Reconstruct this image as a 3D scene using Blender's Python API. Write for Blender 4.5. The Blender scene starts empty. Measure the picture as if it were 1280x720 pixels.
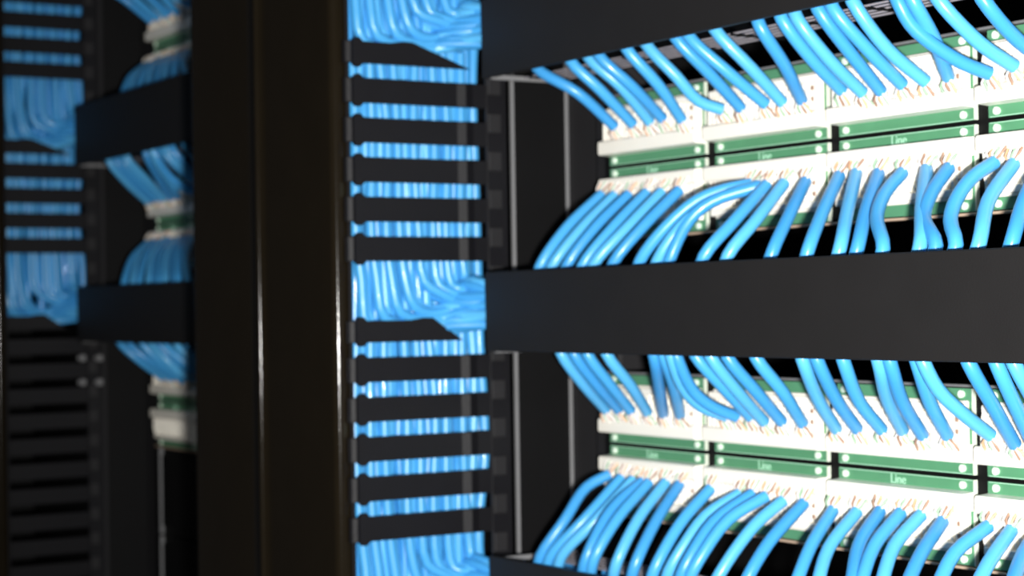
import bpy, math, random
from mathutils import Vector, Matrix
random.seed(7)
C = bpy.context.scene.collection
EYE = 1450.0            # eye height above the floor, mm
S = 0.001

# ------------------------------------------------------------ camera frame (mm, eye at the origin in plan)
F, YAW, PITCH, ROLL = 2345.16, 1.0188, 0.0101, -0.0157
FW = Vector((-math.sin(YAW)*math.cos(PITCH), math.cos(YAW)*math.cos(PITCH), math.sin(PITCH)))
R0 = Vector((math.cos(YAW), math.sin(YAW), 0)); U0 = R0.cross(FW)
RR = R0*math.cos(ROLL) + U0*math.sin(ROLL); UU = -R0*math.sin(ROLL) + U0*math.cos(ROLL)
def at(px, py, Y):
    """sight line through a picture point, met with the vertical plane at depth Y (mm)"""
    d = FW + RR*((px-640)/F) + UU*((360-py)/F)
    return d*(Y/d.y)

# ------------------------------------------------------------ materials
def mat(name, col, rough=.5, metal=0, spec=.5, bump=0, bscale=800, var=0, vscale=30, coat=0):
    m = bpy.data.materials.new(name); m.use_nodes = True
    nt = m.node_tree; b = nt.nodes['Principled BSDF']
    b.inputs['Base Color'].default_value = (*col, 1); b.inputs['Roughness'].default_value = rough
    b.inputs['Metallic'].default_value = metal; b.inputs['Specular IOR Level'].default_value = spec
    b.inputs['Coat Weight'].default_value = coat
    tc = nt.nodes.new('ShaderNodeTexCoord')
    if var:
        n = nt.nodes.new('ShaderNodeTexNoise'); n.inputs['Scale'].default_value = vscale; n.inputs['Detail'].default_value = 3
        r = nt.nodes.new('ShaderNodeMix'); r.data_type = 'RGBA'
        r.inputs[6].default_value = (*[c*(1-var) for c in col], 1); r.inputs[7].default_value = (*[min(1, c*(1+var)) for c in col], 1)
        nt.links.new(tc.outputs['Object'], n.inputs['Vector']); nt.links.new(n.outputs['Fac'], r.inputs[0]); nt.links.new(r.outputs[2], b.inputs['Base Color'])
    if bump:
        n = nt.nodes.new('ShaderNodeTexNoise'); n.inputs['Scale'].default_value = bscale
        k = nt.nodes.new('ShaderNodeBump'); k.inputs['Strength'].default_value = bump; k.inputs['Distance'].default_value = .0004
        nt.links.new(tc.outputs['Object'], n.inputs['Vector']); nt.links.new(n.outputs['Fac'], k.inputs['Height']); nt.links.new(k.outputs['Normal'], b.inputs['Normal'])
    return m
M = dict(
    tray=mat('black_powder_coat', (.0135, .0128, .0132), .6, spec=.2, bump=.2, var=.12),
    plastic=mat('black_plastic', (.0068, .0066, .0082), .46, spec=.22, bump=.15, bscale=400, var=.12, vscale=60),
    door=mat('black_satin_door', (.0105, .0078, .0045), .12, spec=.2, bump=.1, var=.15),
    frame=mat('black_steel', (.0040, .0039, .0042), .6, spec=.15, bump=.2, var=.15),
    rail=mat('dark_rail', (.017, .0165, .018), .55, spec=.25, bump=.2, var=.15),
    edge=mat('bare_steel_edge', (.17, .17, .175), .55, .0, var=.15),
    wire=mat('lit_slot_edge', (.34, .31, .33), .4, .1, var=.3, vscale=60),  # pale colour stands for light caught on the tray slot edges
    ivory=mat('ivory_plastic', (.93, .89, .79), .45, var=.02),
    pcb=mat('green_circuit_board', (.085, .255, .135), .4, var=.15, vscale=50),
    pcbedge=mat('pale_board_edge', (.60, .66, .55), .5),
    screw=mat('pale_screw', (.72, .85, .72), .35, .1),
    print=mat('pale_print', (.35, .62, .45), .5),
    brass=mat('tan_lip', (.50, .36, .26), .5),
    floor=mat('floor_tile', (.12, .12, .12), .5, var=.2, vscale=4),
    wall=mat('wall_paint', (.10, .10, .10), .8, var=.1, vscale=3),
    w_orange=mat('orange_wire', (.72, .42, .24), .45), w_brown=mat('brown_wire', (.36, .22, .15), .45),
    w_green=mat('green_wire', (.34, .50, .34), .45), w_white=mat('white_wire', (.85, .80, .76), .45),
)
BL = [mat('blue_jacket_%s' % k, c, .33, var=.06, vscale=20, coat=.15) for k, c in
      (('mid', (.062, .350, .72)), ('light', (.090, .415, .77)), ('deep', (.050, .305, .67)))]

# ------------------------------------------------------------ mesh helpers (mm in, m out)
class MB:
    def __init__(s): s.v = []; s.f = []; s.mi = []; s.mats = []; s.sm = []
    def _m(s, m):
        if m not in s.mats: s.mats.append(m)
        return s.mats.index(m)
    def add(s, vs, fs, m, smooth=False):
        o = len(s.v); s.v += [tuple(v) for v in vs]; k = s._m(m)
        for f in fs: s.f.append(tuple(i+o for i in f)); s.mi.append(k); s.sm.append(smooth)
    def box(s, x0, x1, y0, y1, z0, z1, m, bev=0):
        """box whose long edges are chamfered"""
        if bev <= 0:
            vs = [(x, y, z) for z in (z0, z1) for x, y in ((x0, y0), (x1, y0), (x1, y1), (x0, y1))]
            s.add(vs, [(3,2,1,0), (4,5,6,7), (0,1,5,4), (1,2,6,5), (2,3,7,6), (3,0,4,7)], m); return
        b = min(bev, (x1-x0)/2.01, (y1-y0)/2.01, (z1-z0)/2.01)
        vs = []
        def ring(z, e):
            return [(x0+b, y0+e, z), (x1-b, y0+e, z), (x1-e, y0+b, z), (x1-e, y1-b, z), (x1-b, y1-e, z), (x0+b, y1-e, z), (x0+e, y1-b, z), (x0+e, y0+b, z)]
        vs = ring(z0, b) + ring(z0+b, 0) + ring(z1-b, 0) + ring(z1, b)
        fs = [tuple(range(7, -1, -1)), tuple(range(24, 32))]
        for k in range(3):
            for i in range(8):
                j = (i+1) % 8; fs.append((k*8+i, k*8+j, k*8+8+j, k*8+8+i))
        s.add(vs, fs, m)
    def prism(s, poly, axis, a, b, m, smooth=False):
        """polygon in the plane across `axis`, extruded from a to b"""
        def P(u, v, w):
            return {'x': (w, u, v), 'y': (u, w, v), 'z': (u, v, w)}[axis]
        n = len(poly)
        vs = [P(u, v, a) for u, v in poly] + [P(u, v, b) for u, v in poly]
        s.add(vs, [tuple(range(n)), tuple(range(2*n-1, n-1, -1))], m)
        s.add(vs, [(i, (i+1) % n, n+(i+1) % n, n+i) for i in range(n)], m, smooth)
    def tube(s, pts, r, m, n=10, taper=None):
        pts = [Vector(p) for p in pts]
        T = []
        for i in range(len(pts)):
            a = pts[max(0, i-1)]; b = pts[min(len(pts)-1, i+1)]; T.append((b-a).normalized())
        up = Vector((0, 0, 1)) if abs(T[0].z) < .9 else Vector((1, 0, 0))
        N = (up - T[0]*up.dot(T[0])).normalized(); vs = []
        for i, p in enumerate(pts):
            N = (N - T[i]*N.dot(T[i])).normalized(); B = T[i].cross(N)
            for k in range(n):
                a = 2*math.pi*k/n; vs.append(p + (N*math.cos(a) + B*math.sin(a))*r)
        fs = []
        for i in range(len(pts)-1):
            for k in range(n):
                j = (k+1) % n; fs.append((i*n+k, i*n+j, i*n+n+j, i*n+n+k))
        s.add(vs, fs, m, True)
        s.add(vs, [tuple(range(n-1, -1, -1)), tuple(range((len(pts)-1)*n, len(pts)*n))], m)
    def mesh(s, name):
        me = bpy.data.meshes.new(name)
        me.from_pydata([(x*S, y*S, z*S) for x, y, z in s.v], [], s.f)
        for m in s.mats: me.materials.append(m)
        me.polygons.foreach_set('material_index', s.mi); me.polygons.foreach_set('use_smooth', s.sm)
        me.update()
        import bmesh
        bm = bmesh.new(); bm.from_mesh(me); bmesh.ops.recalc_face_normals(bm, faces=bm.faces); bm.to_mesh(me); bm.free()
        return me
    def build(s, name, parent=None, loc=(0, 0, 0)):
        return link(name, s.mesh(name), parent, loc)
def link(name, me, parent=None, loc=(0, 0, 0)):
    o = bpy.data.objects.new(name, me); C.objects.link(o); o.parent = parent
    o.location = (loc[0]*S, loc[1]*S, loc[2]*S + (0 if parent else EYE*S)); return o
def tag(o, label=None, cat=None, group=None, kind=None):
    for k, v in (('label', label), ('category', cat), ('group', group), ('kind', kind)):
        if v: o[k] = v
    return o
def thing(name, loc, label, cat, group=None):
    return tag(link(name, None, None, loc), label, cat, group)
def copy_tree(o, parent=None):
    c = o.copy(); C.objects.link(c); c.parent = parent
    for ch in list(o.children): copy_tree(ch, c)
    return c
def smooth_path(P, step=6):
    P = [Vector(p) for p in P]; Q = [P[0]*2-P[1]] + P + [P[-1]*2-P[-2]]; out = []
    for i in range(1, len(Q)-2):
        a, b, c, d = Q[i-1:i+3]
        # centripetal-like tangents keep long/short spans from overshooting
        l0 = max((b-a).length, 1e-3)**.5; l1 = max((c-b).length, 1e-3)**.5; l2 = max((d-c).length, 1e-3)**.5
        m1 = ((b-a)/l0 - (c-a)/(l0+l1) + (c-b)/l1)*l1; m2 = ((c-b)/l1 - (d-b)/(l1+l2) + (d-c)/l2)*l1
        n = max(3, int((c-b).length/step))
        for k in range(n):
            t = k/n; t2 = t*t; t3 = t2*t
            out.append(b*(2*t3-3*t2+1) + m1*(t3-2*t2+t) + c*(-2*t3+3*t2) + m2*(t3-t2))
    out.append(P[-1]); return out

# ------------------------------------------------------------ the rack, measured in mm (heights from the eye)
U4 = 177.8
PY = 689.3               # face of the circuit boards
PX = -1007.1; MOD = 109.92
Z1 = 88.7                # middle of the upper patch panel
SY = 619.3               # face of the tray covers
ZS = 22.85; SH = 51.2    # top and height of the middle cover
WX = -1062.0             # side wall plane with the cable fingers
FY0, FY1 = 532.0, 636.0  # near and far end of the fingers
ZW, QP, SL = 156.5, 25.2, 9.55
BAY = 804.8
ZLO, ZHI = -EYE+100, 620.0

# ---- setting
f = MB(); f.box(-4200, 1500, -1200, 2200, -EYE-20, -EYE, M['floor']); tag(f.build('floor'), kind='structure')
f = MB(); f.box(-4200, 1500, 2200, 2260, -EYE, 1250, M['wall']); tag(f.build('wall_back'), kind='structure')

# ---- patch panel
def block_mesh():
    """ivory punch-down block, upper half (mirrored in z for the lower half): teeth pointing away from the panel middle"""
    b = MB(); w0, w1 = 8.5, MOD-.8
    b.box(w0+3, w1-2, PY-3.2, PY-.0, 9, 38.5, M['ivory'], .6)
    n = 25; pitch = (w1-w0-6)/(n-1)
    for i in range(n):
        x = w0+3+i*pitch; t = .9 if i % 2 == 0 else .6; h = 35.5 if i % 4 == 0 else 33
        b.prism([(PY-3, 16), (PY-6.8, 16), (PY-6.8, h-8), (PY-5, h-1), (PY-3, h)], 'x', x-t, x+t, M['ivory'])
    b.box(w0+2, w1-2, PY-6, PY-3, 33, 37, M['ivory'], .5)
    # small key marks at the right end, as on the photographed blocks
    for z in (22, 28): b.box(w1-5.2, w1-3.4, PY-7.2, PY-6.6, z, z+2.2, M['w_brown'])
    return b
def ledge_mesh():
    b = MB(); w0, w1 = 8.5, MOD
    b.prism([(PY, 7.2), (PY-8.5, 7.8), (PY-9.3, 9), (PY-9.3, 15.6), (PY-8.4, 16.6), (PY, 16.6)], 'x', w0, w1, M['ivory'])
    return b
def seated_mesh():
    b = MB(); w0, w1 = 8.5, MOD-.8; pitch = (w1-w0-6)/24
    for i in range(24):
        x = w0+3+(i+.5)*pitch; r = random.Random(i)
        for dx, m in ((-.8, M['w_white']), (.8, M[('w_brown', 'w_orange', 'w_green', 'w_brown', 'w_orange')[i % 5]])):
            b.box(x+dx-.65, x+dx+.65, PY-6.2, PY-3, 16.8, 20+r.random()*2.5, m)
    return b
def board_mesh():
    b = MB(); w0, w1 = 8.5, MOD
    b.box(w0, w1-.9, PY+.0, PY+1.6, 1.2, 44.5, M['pcb']); b.box(w1-.9, w1, PY-.6, PY+1.6, 1.2, 44.5, M['pcbedge'])
    b.box(w0+1, w1-2, PY-.25, PY, 1.3, 1.75, M['print'])
    return b
def screw_mesh():
    b = MB(); P = [(2.0*math.cos(a*math.pi/8), 2.0*math.sin(a*math.pi/8)) for a in range(16)]
    b.prism([(x, z) for x, z in P], 'y', -1.3, .0, M['screw'])
    b.prism([(x*.7, z*.7) for x, z in P], 'y', -1.8, -1.3, M['screw'])
    return b
def flip(b):
    b.v = [(x, y, -z) for x, y, z in b.v]; return b
ME = {}
for s, nm in ((1, 'u'), (-1, 'l')):
    for k, fn in (('block', block_mesh), ('ledge', ledge_mesh), ('board', board_mesh), ('seated', seated_mesh)):
        b = fn()
        if s < 0: flip(b)
        b.v = [(x, y-PY, z) for x, y, z in b.v]; ME[k+nm] = b.mesh(k)
ME['screw'] = screw_mesh().mesh('screw')
def text_mesh(body, size, m, name='lettering'):
    cu = bpy.data.curves.new(name, 'FONT'); cu.body = body; cu.size = size*S; cu.extrude = .0002; cu.align_x = 'CENTER'; cu.align_y = 'CENTER'
    o = bpy.data.objects.new(name, cu); C.objects.link(o); bpy.context.view_layer.update()
    me = bpy.data.meshes.new_from_object(o.evaluated_get(bpy.context.evaluated_depsgraph_get()))
    bpy.data.objects.remove(o); me.materials.clear(); me.materials.append(m)
    me.transform(Matrix.Rotation(math.pi/2, 4, 'X')); return me
ME['text'] = text_mesh('Line', 7.0, M['print'])

def patch_panel(dx, zc, label, modules=4):
    t = thing('patch_panel', (PX+dx, PY, zc), label, 'patch panel', 'patch panels')
    p = MB(); W = MOD*4+9
    p.box(-13, W+13, 4, 7.5, -46, 46, M['rail'], 1)
    p.box(0, W, 1.7, 4, -44, 44, M['frame'], .5)
    p.build('mounting_plate', t)
    for s in (1, -1):
        l = MB(); l.box(0, W, -1.5, 4.2, (45.2 if s > 0 else -46.6), (46.6 if s > 0 else -45.2), M['brass'] if s < 0 else M['edge'], .4); o = l.build('edge_lip', t)
        if s < 0: tag(o, 'thin tan lip under the panel')
    for i in range(modules):
        for s, nm in ((1, 'u'), (-1, 'l')):
            bd = link('circuit_board', ME['board'+nm], t, (i*MOD, 0, 0))
            link('connector_block', ME['block'+nm], bd); link('wire_ledge', ME['ledge'+nm], bd); link('seated_wires', ME['seated'+nm], bd)
            for x in (14.5, MOD-8): link('screw', ME['screw'], bd, (x, 0, s*4.2))
            if s < 0: link('lettering', ME['text'], bd, (MOD*.5, -.3, -4.6))
            for x in (14.5, MOD-8): link('screw', ME['screw'], bd, (x, 0, s*41.6))
    return t

# ---- horizontal tray
def cable_tray(x0, ztop, label, W=536, ex=0):
    t = thing('cable_tray', (x0, SY, ztop), label, 'cable tray', 'horizontal cable trays')
    c = MB(); c.box(0, W, 0, 2.2, -SH, ex, M['tray'], .7)
    c.box(0, W, 2.2, 5, -1.6, -.4, M['tray']); c.box(0, W, 2.2, 5, -SH+.4, -SH+1.6, M['tray'])
    c.build('front_cover', t)
    for s in (0, 1):
        z = -1.8 if s == 0 else -SH+1.0
        g = MB()
        for k, y in enumerate((27, 34, 41, 48, 55)):
            g.tube([(6, y, z), (W*.3, y+.4, z+.3), (W*.7, y-.3, z-.2), (W-4, y, z)], .6, M['wire'], 6)  # highlights along the shelf slots, modelled as pale rods
        x = 20
        while x < W-10:
            g.tube([(x, 24, z-.9), (x, 62, z-.9)], .8, M['frame'], 6); x += 52
        g.box(6, 8.4, 3, 64, z-2, z+1, M['edge'])
        tag(g.build('slotted_shelf', t), 'slotted tray shelf, its lit slot edges drawn as thin pale rods')
    b = MB(); b.box(8, W, 62, 65, -SH+2, -2, M['frame'], .5)
    b.build('back_panel', t)
    return t

# ---- rack frame: side wall, rails
def rack_frame(dx, label):
    far = dx < 0
    t = thing('rack_frame', (WX+dx, 656.5, -EYE), label, 'equipment rack', 'equipment racks')
    H = EYE + ZHI
    b = MB(); b.box(-3, 0, 1, 46, 0, H, M['frame'], .6); b.box(-3, 0, 46, 560, 0, H, M['frame'], .6); b.build('side_wall', t)
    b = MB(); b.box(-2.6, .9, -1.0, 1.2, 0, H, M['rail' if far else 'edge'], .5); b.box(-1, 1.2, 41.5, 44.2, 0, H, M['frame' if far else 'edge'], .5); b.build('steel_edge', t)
    b = MB(); b.box(0, 56, 44.2, 46.5, 0, H, M['rail'], .6)
    b.box(52, 56, 46, 80, 0, H, M['rail'], .6)
    b.build('mounting_rail', t)
    W = 562; b = MB(); b.box(W-56, W, 44.2, 46.5, 0, H, M['rail'], .6); b.box(W-56, W-52, 46, 80, 0, H, M['rail'], .6); b.build('mounting_rail', t)
    b = MB(); b.box(W, W+3, -20, 560, 0, H, M['frame'], .6); b.build('side_wall', t)
    b = MB(); b.box(0, W, 560, 564, 0, H, M['frame'], .6); b.build('dark_backing', t)  # black sheet added at the back to keep the rack interior dark
    b = MB(); b.box(0, W, 46, 560, 0, 60, M['frame'], 2); b.build('base', t)
    b = MB(); b.box(0, W, 46, 560, H-4, H, M['frame'], 1); b.build('top_panel', t)
    return t

# ---- vertical manager with fingers
def finger_poly(z0, z1, cut=None):
    b = 2.4
    P = [(0, z0), (6, z0), (8.5, z0-b), (11.5, z0-b), (14, z0)]
    if cut is None: P += [(104, z0), (104, z1)]
    else: P += [(cut[1], z0), (cut[0], z1+1.2), (cut[0]-7, z1+1.4), (cut[0]-16, z1)]
    P += [(14, z1), (11.5, z1+b), (8.5, z1+b), (6, z1), (0, z1)]
    return P
def manager(dx, bay2, label, door_dx=0, up=0):
    t = thing('vertical_cable_manager', (WX+dx-120, FY0, -EYE), label, 'cable manager', 'vertical cable managers')
    ox = -(-120)       # local x of the finger wall = 120
    H = EYE+ZHI; zoff = EYE
    b = MB()
    b.box(-120, -117, 16, 124, 0, H, M['frame'], .6)          # far side of the channel
    b.box(-120, ox-6, 121, 124, 0, H, M['frame'], .6)         # back
    b.build('channel_body', t)
    b = MB(); b.box(ox-6, ox-3.2, 106, 122, 0, H, M['plastic'], .8)
    z = 3
    while z < H-20:
        pass_z = z
        b.box(ox-3.5, ox-1.6, 107, 117, pass_z, pass_z+13, M['rail'], .6); z += QP
    b.build('rear_column', t)
    # bars between slots, base pattern repeats every 4 rack units
    def bar(z0, z1, cut=None):
        m = MB(); P = finger_poly(z0+zoff, z1+zoff, cut)
        m.prism(P, 'x', ox-3, ox, M['plastic'])
        # shallow moulded ribs that catch the light
        if cut is None and not bay2:
            m.prism([(ox, 82), (ox+1.9, 87.6), (ox+1.7, 88.6), (ox, 94)], 'z', z0+zoff+.4, z1+zoff-.4, M['plastic'])
        m.prism([(ox, 1.5), (ox+.9, 4.4), (ox, 6.5)], 'z', z0+zoff+.4, z1+zoff-.4, M['plastic'])
        # root that ties the bar to the rear column
        if cut is None: m.box(ox-6, ox-3, 101, 106, z0+zoff+1, z1+zoff-1, M['plastic'])
        m.build('finger', t)
    reps = range(-3, 3)
    for r in reps:
        o = r*U4+up
        if o+ZW-110 < -560 or o > 450: continue
        cut = {0: (62, 84), 1: (50, 92), -1: (60, 84)}.get(r, (62, 84))
        for k in range(5):
            if bay2 and k == 4 and r in (0, 1): continue
            top = ZW-k*QP-SL+o; bar(top-(QP-SL), top)
        if bay2 and r <= -1:              # the far manager has plain bars all the way down
            for k in (5, 6):
                top = ZW-k*QP-SL+o; bar(top-(QP-SL), top)
        else: bar(ZW-U4+o, -7.5+o, cut)   # short bar below the wide opening
    # door: two gently bowed leaves meeting at a round ridge
    d = MB(); x0, x1, xm = -121+door_dx, 113+door_dx, 0+door_dx
    xm = (-1181.6-(WX-120)); x0 = -1303.3-(WX-120); x1 = -1067.5-(WX-120)
    x0 += door_dx; x1 += door_dx; xm += door_dx
    prof = [(x0, 12), (x0, 3)]
    for i in range(9):
        a = math.pi/2*i/8; prof.append((x0+5-5*math.cos(a), 4.5-5*math.sin(a)))
    for i in range(1, 8):
        u = i/8; prof.append((x0+5+(xm-2.2-x0-5)*u, -.5-.8*math.sin(math.pi*u)))
    for i in range(11):
        a = math.pi*i/10; prof.append((xm-2.2*math.cos(a), -.9-1.8*math.sin(a)))
    for i in range(1, 8):
        u = i/8; prof.append((xm+2.2+(x1-5-xm-2.2)*u, -.5-.8*math.sin(math.pi*u)))
    for i in range(9):
        a = math.pi/2*i/8; prof.append((x1-5+5*math.sin(a), 4.5-5*math.cos(a)))
    prof += [(x1, 12)]
    d.prism([(x, y-6) for x, y in prof], 'z', 4, H, M['door'], True); d.build('door', t)
    d = MB(); d.box(x1-.6, x1+1.6, 3.5, 6.0, 4, H, M['plastic'], .8); d.build('door_edge', t)
    return t

# ---------------------------------------------------------------- build bay by bay
rack_frame(0, 'black equipment rack on the right, holding the brightly lit patch panels')
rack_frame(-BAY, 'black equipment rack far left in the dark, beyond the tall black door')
P1 = patch_panel(2.5, Z1, 'upper green and ivory patch panel in the right rack, above the middle tray')
P2 = patch_panel(-2.5, Z1-U4, 'lower green and ivory patch panel in the right rack, below the middle tray')
for z, l in ((Z1+U4, 'topmost dim patch panel in the far left rack, cut by the picture top'),
             (Z1, 'dim patch panel in the middle of the far left rack, between two trays'),
             (Z1-U4, 'lowest dim patch panel in the far left rack, its lower row without cables')):
    patch_panel(-BAY, z, l)
TX = -1039.0
for z, l in ((ZS+U4-2, 'black horizontal tray along the picture top of the right rack'), (ZS, 'black horizontal tray between the two patch panels of the right rack'),
             (ZS-U4-4.5, 'black horizontal tray at the picture bottom of the right rack')):
    cable_tray(TX, z, l)
for z, l in ((ZS+U4, 'upper black horizontal tray in the far left rack'), (ZS, 'lower black horizontal tray in the far left rack')):
    cable_tray(TX-BAY, z, l, ex=(9 if z > 100 else 4))
manager(0, False, 'tall black cable manager with slotted side and plain door, centre of the picture')
manager(-BAY, True, 'tall black cable manager at the left picture edge, its slots empty low down', 64, 6)

# blanking panels low in the far rack
for k in range(6):
    z = Z1-U4-60-k*89
    t = thing('blanking_panel', (-1824, PY+3, z), 'plain black blanking panel in the far left rack, %s' % (
        'directly under the lowest patch panel', 'second below the lowest patch panel', 'third below the lowest patch panel',
        'fourth below the lowest patch panel', 'fifth below the lowest patch panel', 'lowest of the row of six')[k], 'blanking panel', 'blanking panels')
    b = MB(); b.box(0, 470, 0, 6, -74 if k else -74, 13, M['frame'], 1); b.box(26, 444, -3, 0, -66, 6, M['frame'], 1); b.build('plate', t)
    b = MB(); b.box(22, 23.6, -4, 0, -74, 13, M['edge'], .5); tag(b.build('flange', t), 'pale edge flange')
# small steel clips on the column of the far manager
for k, (px, py, w, h) in enumerate(((104, 419, 4, 4), (92, 447, 9, 7), (116, 447, 9, 7), (92, 477, 9, 7), (117, 477, 8, 7))):
    p = at(px, py, 630 if px < 110 else 648)
    b = MB(); b.box(-w/2, w/2, -3, 3, -h/2, h/2, M['edge'], 1); b.box(-w/4, w/4, -5, -3, -h/4, h/4, M['edge'], .5)
    o = b.build('steel_clip', None, (max(p.x, WX-BAY+w/2+.5), p.y, p.z))
    tag(o, ('tiny pale clip just under the blue bundle of the far left rack', 'upper left steel clip of four on the far left cable manager', 'upper right steel clip of four on the far left cable manager',
            'lower left steel clip of four on the far left cable manager', 'lower right steel clip of four on the far left cable manager')[k], 'clip', 'steel clips')

# ---------------------------------------------------------------- cables at the panels
RC = 3.55
WM = ['w_white', 'w_orange', 'w_white', 'w_green', 'w_white', 'w_brown']
def pairs_mesh(e, up, seed):
    """untwisted wire pairs fanning from the jacket end on to the teeth"""
    r = random.Random(seed); b = MB()
    for k in range(6):
        x = (k-2.5)*2.3
        b.tube([(0, 0, 0), (x*.5, -1.0, -up*2.0), (x*.9, -.2, -up*(3.6+r.random()*1.2)), (x, 2.4, -up*(6.6+r.random()*1.8))], .7, M[WM[(k+seed) % 6]], 6)
    return b
ORD = ['first', 'second', 'third', 'fourth', 'fifth', 'sixth', 'seventh', 'eighth', 'ninth', 'tenth', 'eleventh', 'twelfth', 'thirteenth', 'fourteenth',
       'fifteenth', 'sixteenth', 'seventeenth', 'eighteenth', 'nineteenth', 'twentieth', 'twenty-first', 'twenty-second', 'twenty-third']
ROWS = {}
def panel_cable(row, i, pts, up, rowname):
    """pts: picture points from the tray edge to the block; up=+1 when the cable hangs down from a tray above the panel"""
    r = random.Random(ord(row)*100+i)
    n = len(pts); L = [0]
    for a, b in zip(pts, pts[1:]): L.append(L[-1]+math.hypot(b[0]-a[0], b[1]-a[1]))
    Ya = SY+12+(i % 3)*2.2; Yb = PY-11.5
    W = []
    if n == 2:   # slight sag between the ends
        mx, my = (pts[0][0]+pts[1][0])/2, (pts[0][1]+pts[1][1])/2
        pts = [pts[0], (mx-3+r.random()*2, my+(2.5 if up > 0 else -2.5)), pts[1]]; L = [0, L[1]/2, L[1]]; n = 3
    for k, (px, py) in enumerate(pts):
        u = L[k]/L[-1]; W.append(at(px, py, Ya+(Yb-Ya)*u**1.35))
    q = W[0]
    pre = [q+Vector((-62, 14+(i % 4)*4, up*14)), q+Vector((-30, 10+(i % 4)*3, up*19)), q+Vector((-8, 2, up*12))]
    W = pre+W
    e = W[-1]
    b = MB(); o = W[0].copy()
    b.tube([p-e for p in smooth_path(W)], RC, BL[(i*7+ord(row)) % 3], 12)
    t = b.build('network_cable', None, e)
    tag(t, 'blue cable on %s, %s from the left' % (rowname, ORD[i]), 'cable', 'blue cables at the right rack panels')
    w = pairs_mesh(e, up, i+ord(row)).build('wire_pairs', t, (0, 0, 0)); tag(w, 'thin white, orange, green and brown wires')
    ROWS.setdefault(row, []).append(t)

A = [[(671,85),(722,116),(768,158)], [(713,76),(750,112),(791,155)], [(735,71),(775,107),(812,152)], [(748,69),(789,107),(828,148)], [(782,59),(822,105),(852,149)],
     [(806,53),(846,96),(873,126),(903,137)], [(843,45),(888,93),(926,135)], [(860,44),(912,92),(957,130)], [(893,36),(938,84),(978,128)], [(950,33),(980,80),(1002,125)],
     [(978,25),(1013,72),(1052,113)], [(997,24),(1036,74),(1078,116)], [(1023,12),(1062,65),(1101,114)], [(1042,12),(1085,62),(1128,106)], [(1066,2),(1108,60),(1157,102)],
     [(1121,-2),(1138,30),(1164,54),(1202,78),(1237,92)], [(1140,-2),(1166,45),(1185,96)], [(1172,-2),(1225,54),(1268,83)], [(1228,-2),(1272,50),(1312,78)], [(1290,-12),(1325,40),(1350,70)]]
B = [[(675,333),(708,285),(752,243)], [(690,333),(728,284),(768,244)], [(708,333),(745,283),(786,243)], [(728,332),(768,282),(808,241)], [(742,331),(786,282),(827,240)],
     [(767,328),(805,282),(849,238)], [(800,326),(832,284),(872,250),(905,237),(940,230)], [(822,325),(850,284),(884,256),(925,238),(948,232)], [(837,325),(862,275),(890,252),(952,232)], [(880,320),(918,276),(958,231)],
     [(910,319),(945,275),(980,229)], [(965,316),(985,272),(1007,227)], [(1010,313),(1027,268),(1049,220)], [(1050,310),(1059,265),(1070,217)], [(1072,310),(1082,265),(1098,217)],
     [(1104,311),(1096,272),(1106,242),(1128,216)], [(1150,308),(1152,262),(1158,212)], [(1170,307),(1155,272),(1165,240),(1186,210)], [(1195,306),(1188,276),(1195,250),(1215,222),(1243,203)], [(1224,304),(1235,252),(1267,205)],
     [(1265,302),(1277,260),(1303,200)]]
Cc = [[(701,441),(727,478),(757,512)], [(717,441),(745,480),(773,512)], [(734,442),(762,480),(788,513)], [(758,442),(787,480),(809,515)], [(817,443),(824,484),(829,517)],
      [(829,443),(842,482),(850,518)], [(838,443),(852,482),(876,508),(907,520)], [(845,443),(866,488),(890,508),(921,521)], [(869,444),(904,484),(938,521)], [(888,445),(920,487),(955,527)],
      [(909,446),(944,488),(977,527)], [(945,447),(977,488),(1003,529)], [(1003,449),(1022,498),(1045,536)], [(1021,449),(1044,497),(1071,536)], [(1054,450),(1073,500),(1102,537)],
      [(1098,451),(1108,496),(1128,538)], [(1112,451),(1127,500),(1153,544)], [(1146,452),(1162,502),(1184,544)], [(1154,452),(1172,486),(1200,514),(1238,544)], [(1211,454),(1240,505),(1268,555)],
      [(1246,455),(1266,500),(1294,560)], [(1268,455),(1292,500),(1320,562)]]
D = [[(676,694),(706,650),(733,609),(762,593)], [(688,695),(730,650),(777,597)], [(702,695),(745,650),(792,599)], [(733,697),(755,650),(773,627),(803,602)], [(743,697),(772,648),(811,603)],
     [(771,703),(797,650),(832,603)], [(794,706),(818,655),(849,606)], [(818,712),(850,655),(888,611)], [(836,714),(856,680),(882,645),(925,617)], [(852,717),(866,690),(892,652),(941,617)],
     [(864,718),(880,690),(910,650),(958,620)], [(895,726),(942,658),(979,626)], [(932,728),(960,680),(1005,629)], [(992,738),(1013,684),(1041,638)], [(1020,738),(1035,687),(1071,640)],
     [(1062,742),(1074,680),(1100,639)], [(1072,744),(1092,684),(1126,641)], [(1098,744),(1117,684),(1151,644)], [(1128,746),(1150,695),(1178,652)], [(1166,750),(1192,693),(1235,658)],
     [(1212,752),(1235,705),(1264,663)], [(1256,756),(1279,693),(1296,668)]]
for nm, row, up, desc in (('A', A, 1, 'the upper row of the upper right panel'), ('B', B, -1, 'the lower row of the upper right panel'),
                          ('C', Cc, 1, 'the upper row of the lower right panel'), ('D', D, -1, 'the lower row of the lower right panel')):
    for i, p in enumerate(row): panel_cable(nm, i, p, up, desc)

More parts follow.
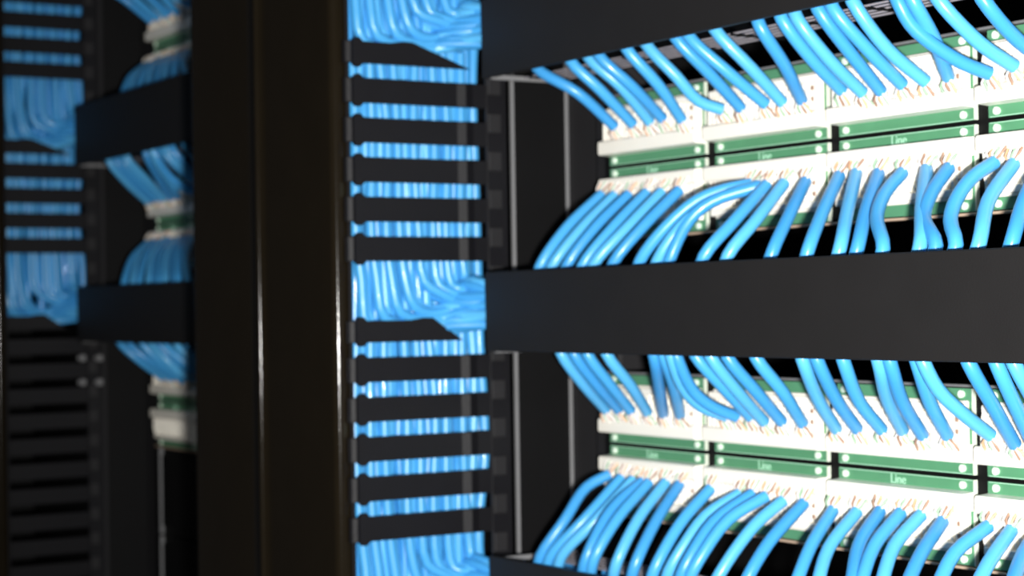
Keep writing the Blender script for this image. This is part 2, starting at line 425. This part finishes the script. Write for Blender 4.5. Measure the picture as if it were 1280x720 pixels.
# the dim rack at the left: the same cables again, one rack further on
def far_row(rows, dz, n, desc, jit, skip=()):
    k = 0
    for i in range(n):
        if i in skip: continue
        src = ROWS[rows][i]; c = copy_tree(src)
        c.location = src.location + Vector((-BAY*S + (28*S if rows == 'B' else 0) + random.uniform(-jit, jit)*S, 0, dz*S))
        c['label'] = 'dim blue cable on %s, %s from left' % (desc, ORD[k]); c['group'] = 'blue cables at the far left rack'; k += 1
def far_lower(dz, n, desc):
    r = random.Random(int(dz)+5)
    for i in range(n):
        e = Vector((PX-BAY+14+i*11.5+r.uniform(-2, 2), PY-11.5, Z1+dz-17-r.uniform(0, 2)))
        c = Vector((e.x+44+r.uniform(0, 12)+i*5, SY+13+(i % 3)*2, ZS+dz+1)); b = MB()
        m_ = e.lerp(c, .5)+Vector((-1, -4, 5)); W = [c+Vector((-50, 16, -14)), c+Vector((-24, 11, -17)), c+Vector((-6, 2, -11)), c, m_, e]
        b.tube([p-e for p in smooth_path(W)], RC, BL[i % 3], 10)
        t = tag(b.build('network_cable', None, e), 'dim blue cable on %s, %s from left' % (desc, ORD[i]), 'cable', 'blue cables at the far left rack')
        tag(pairs_mesh(e, -1, i).build('wire_pairs', t), 'thin white, orange, green and brown wires')
far_row('A', U4, 11, 'the upper row of the topmost far left panel', 3)
far_lower(U4, 11, 'the lower row of the topmost far left panel')
far_row('C', U4, 12, 'the upper row of the middle far left panel', 3)
far_lower(0, 11, 'the lower row of the middle far left panel')
far_row('A', -U4, 10, 'the upper row of the lowest far left panel', 2, (0,))

# ---------------------------------------------------------------- cables in the vertical managers
def run_cable(dx, pts, label, group, k):
    W = [Vector((p[0]+dx, p[1], p[2])) for p in pts]; e = W[0]
    b = MB(); b.tube([p-e for p in smooth_path(W, 8)], RC, BL[k % 3], 10)
    tag(b.build('network_cable', None, e), label, 'cable', group)
rnd = random.Random(11)
def straight(dx, n, zlo, zhi, where):
    for k in range(n):
        row = k % 2; y = 537.5+(k//2)*(99/(n/2-1))+rnd.uniform(-1, 1); x = WX-13-row*6.5-rnd.uniform(0, 2); pts = []
        z = zhi
        while z > zlo:
            pts.append((x+rnd.uniform(-1.5, 1.5), y+rnd.uniform(-4.5, 4.5), z)); z -= 62+rnd.uniform(-8, 8)
        pts.append((x, y, zlo))
        run_cable(dx, pts, 'blue network cable running straight down behind the fingers of the %s manager' % where, 'straight cables in the %s manager' % where, k)
def into_tray(dx, n, zo, ztop, where, tray, slope):
    """come down inside the channel, turn out through the wide opening and run off along the tray"""
    for k in range(n):
        u = (k+.5)/n; lay = k % 3
        y = 540+88*u+rnd.uniform(-2, 2); x = WX-9-lay*5.5
        zt = ztop; pts = []
        z = zt
        while z > zo+78:
            pts.append((x+rnd.uniform(-1, 1), y+rnd.uniform(-3.5, 3.5), z)); z -= 60
        # the lower cables leave nearest the door, the upper ones nearest the rack
        ze = zo + 2 + (-14 + 32*u) + rnd.uniform(-2, 2)
        ye = 606 + 22*u*rnd.uniform(.8, 1)
        drop = slope*max(0, ye-y-14)
        ang = 2.4*k; rad = 15*math.sqrt(u)
        ty = SY+24+12*math.cos(ang); tz = ze*.75 + (zo-2)*.25 + 3*math.sin(ang)
        zb = min(ze+drop*.9+3, zo+40)
        pts.append((x, y+1, max(zo+50, zb+8)))
        if u < .45:
            pts.append((x+1, y+4, zo+20)); pts.append((x+2, y+8+5*u, ze+2)); pts.append((x+1, (y+ye)/2+4, ze-3))
        else:
            pts.append((x+1, y+4, zb)); pts.append((x+4, (y*.45+ye*.55)+1, ze+drop*.38))
        pts.append((WX-4+lay*2, ye, ze)); pts.append((WX+12+lay*2, (ye+ty)/2+3, tz+1))
        pts.append((WX+40, ty, tz)); pts.append((WX+78, ty+rnd.uniform(-1, 1), tz)); pts.append((WX+120+rnd.uniform(0, 30), ty, tz))
        run_cable(dx, pts, 'blue network cable turning from the %s cable manager into the %s tray' % (where, tray), 'cables entering the %s tray, %s manager' % (tray, where), k)
straight(0, 38, -430, 400, 'centre')
into_tray(0, 24, ZS+U4-21, 430, 'centre', 'top', .35)
into_tray(0, 24, ZS-24, 168, 'centre', 'middle', .85)
into_tray(0, 24, ZS-U4-30, -8, 'centre', 'bottom', .7)
straight(-BAY, 16, -8, 400, 'far left')
into_tray(-BAY, 20, ZS+U4-18, 430, 'far left', 'top', .5)
into_tray(-BAY, 20, ZS-18, 168, 'far left', 'middle', .8)

# ---------------------------------------------------------------- light: the camera's flash, and the faint light of the room
def area(name, loc, target, size, power, col=(1, 1, 1)):
    l = bpy.data.lights.new(name, 'AREA'); l.shape = 'DISK'; l.size = size; l.use_shadow = True; l.energy = power; l.color = col
    o = bpy.data.objects.new(name, l); C.objects.link(o); o.location = loc
    o.rotation_euler = (Vector(target)-Vector(loc)).to_track_quat('-Z', 'Y').to_euler(); return o
right = RR*.045
fl = bpy.data.lights.new('camera_flash', 'SPOT'); fl.energy = 98; fl.color = (1, .985, .95); fl.spot_size = math.radians(84); fl.spot_blend = 1; fl.shadow_soft_size = .018
fo = bpy.data.objects.new('camera_flash', fl); C.objects.link(fo); fo.location = (right.x, right.y, EYE*S-.05)
fo.rotation_euler = (Vector((-.74, .69, EYE*S))-fo.location).to_track_quat('-Z', 'Y').to_euler()
area('room_lamp', (.6, -.8, EYE*S+1.2), (-1.0, .6, EYE*S), .9, 5, (.85, .9, 1))
w = bpy.data.worlds.new('room_light'); bpy.context.scene.world = w; w.use_nodes = True
w.node_tree.nodes['Background'].inputs[0].default_value = (.8, .78, .8, 1); w.node_tree.nodes['Background'].inputs[1].default_value = .03

# ---------------------------------------------------------------- camera
cd = bpy.data.cameras.new('camera'); cam = bpy.data.objects.new('camera', cd); C.objects.link(cam)
cd.sensor_width = 36; cd.lens = F/1280*36; cd.clip_start = .01
m = Matrix((RR, UU, -FW)).transposed().to_4x4(); m.translation = Vector((0, 0, EYE*S)); cam.matrix_world = m
cd.dof.use_dof = True; cd.dof.focus_distance = .80; cd.dof.aperture_fstop = 12.5
bpy.context.scene.camera = cam
vs = bpy.context.scene.view_settings
vs.view_transform = 'Standard'; vs.look = 'None'; vs.exposure = 0; vs.gamma = 1; vs.use_curve_mapping = False
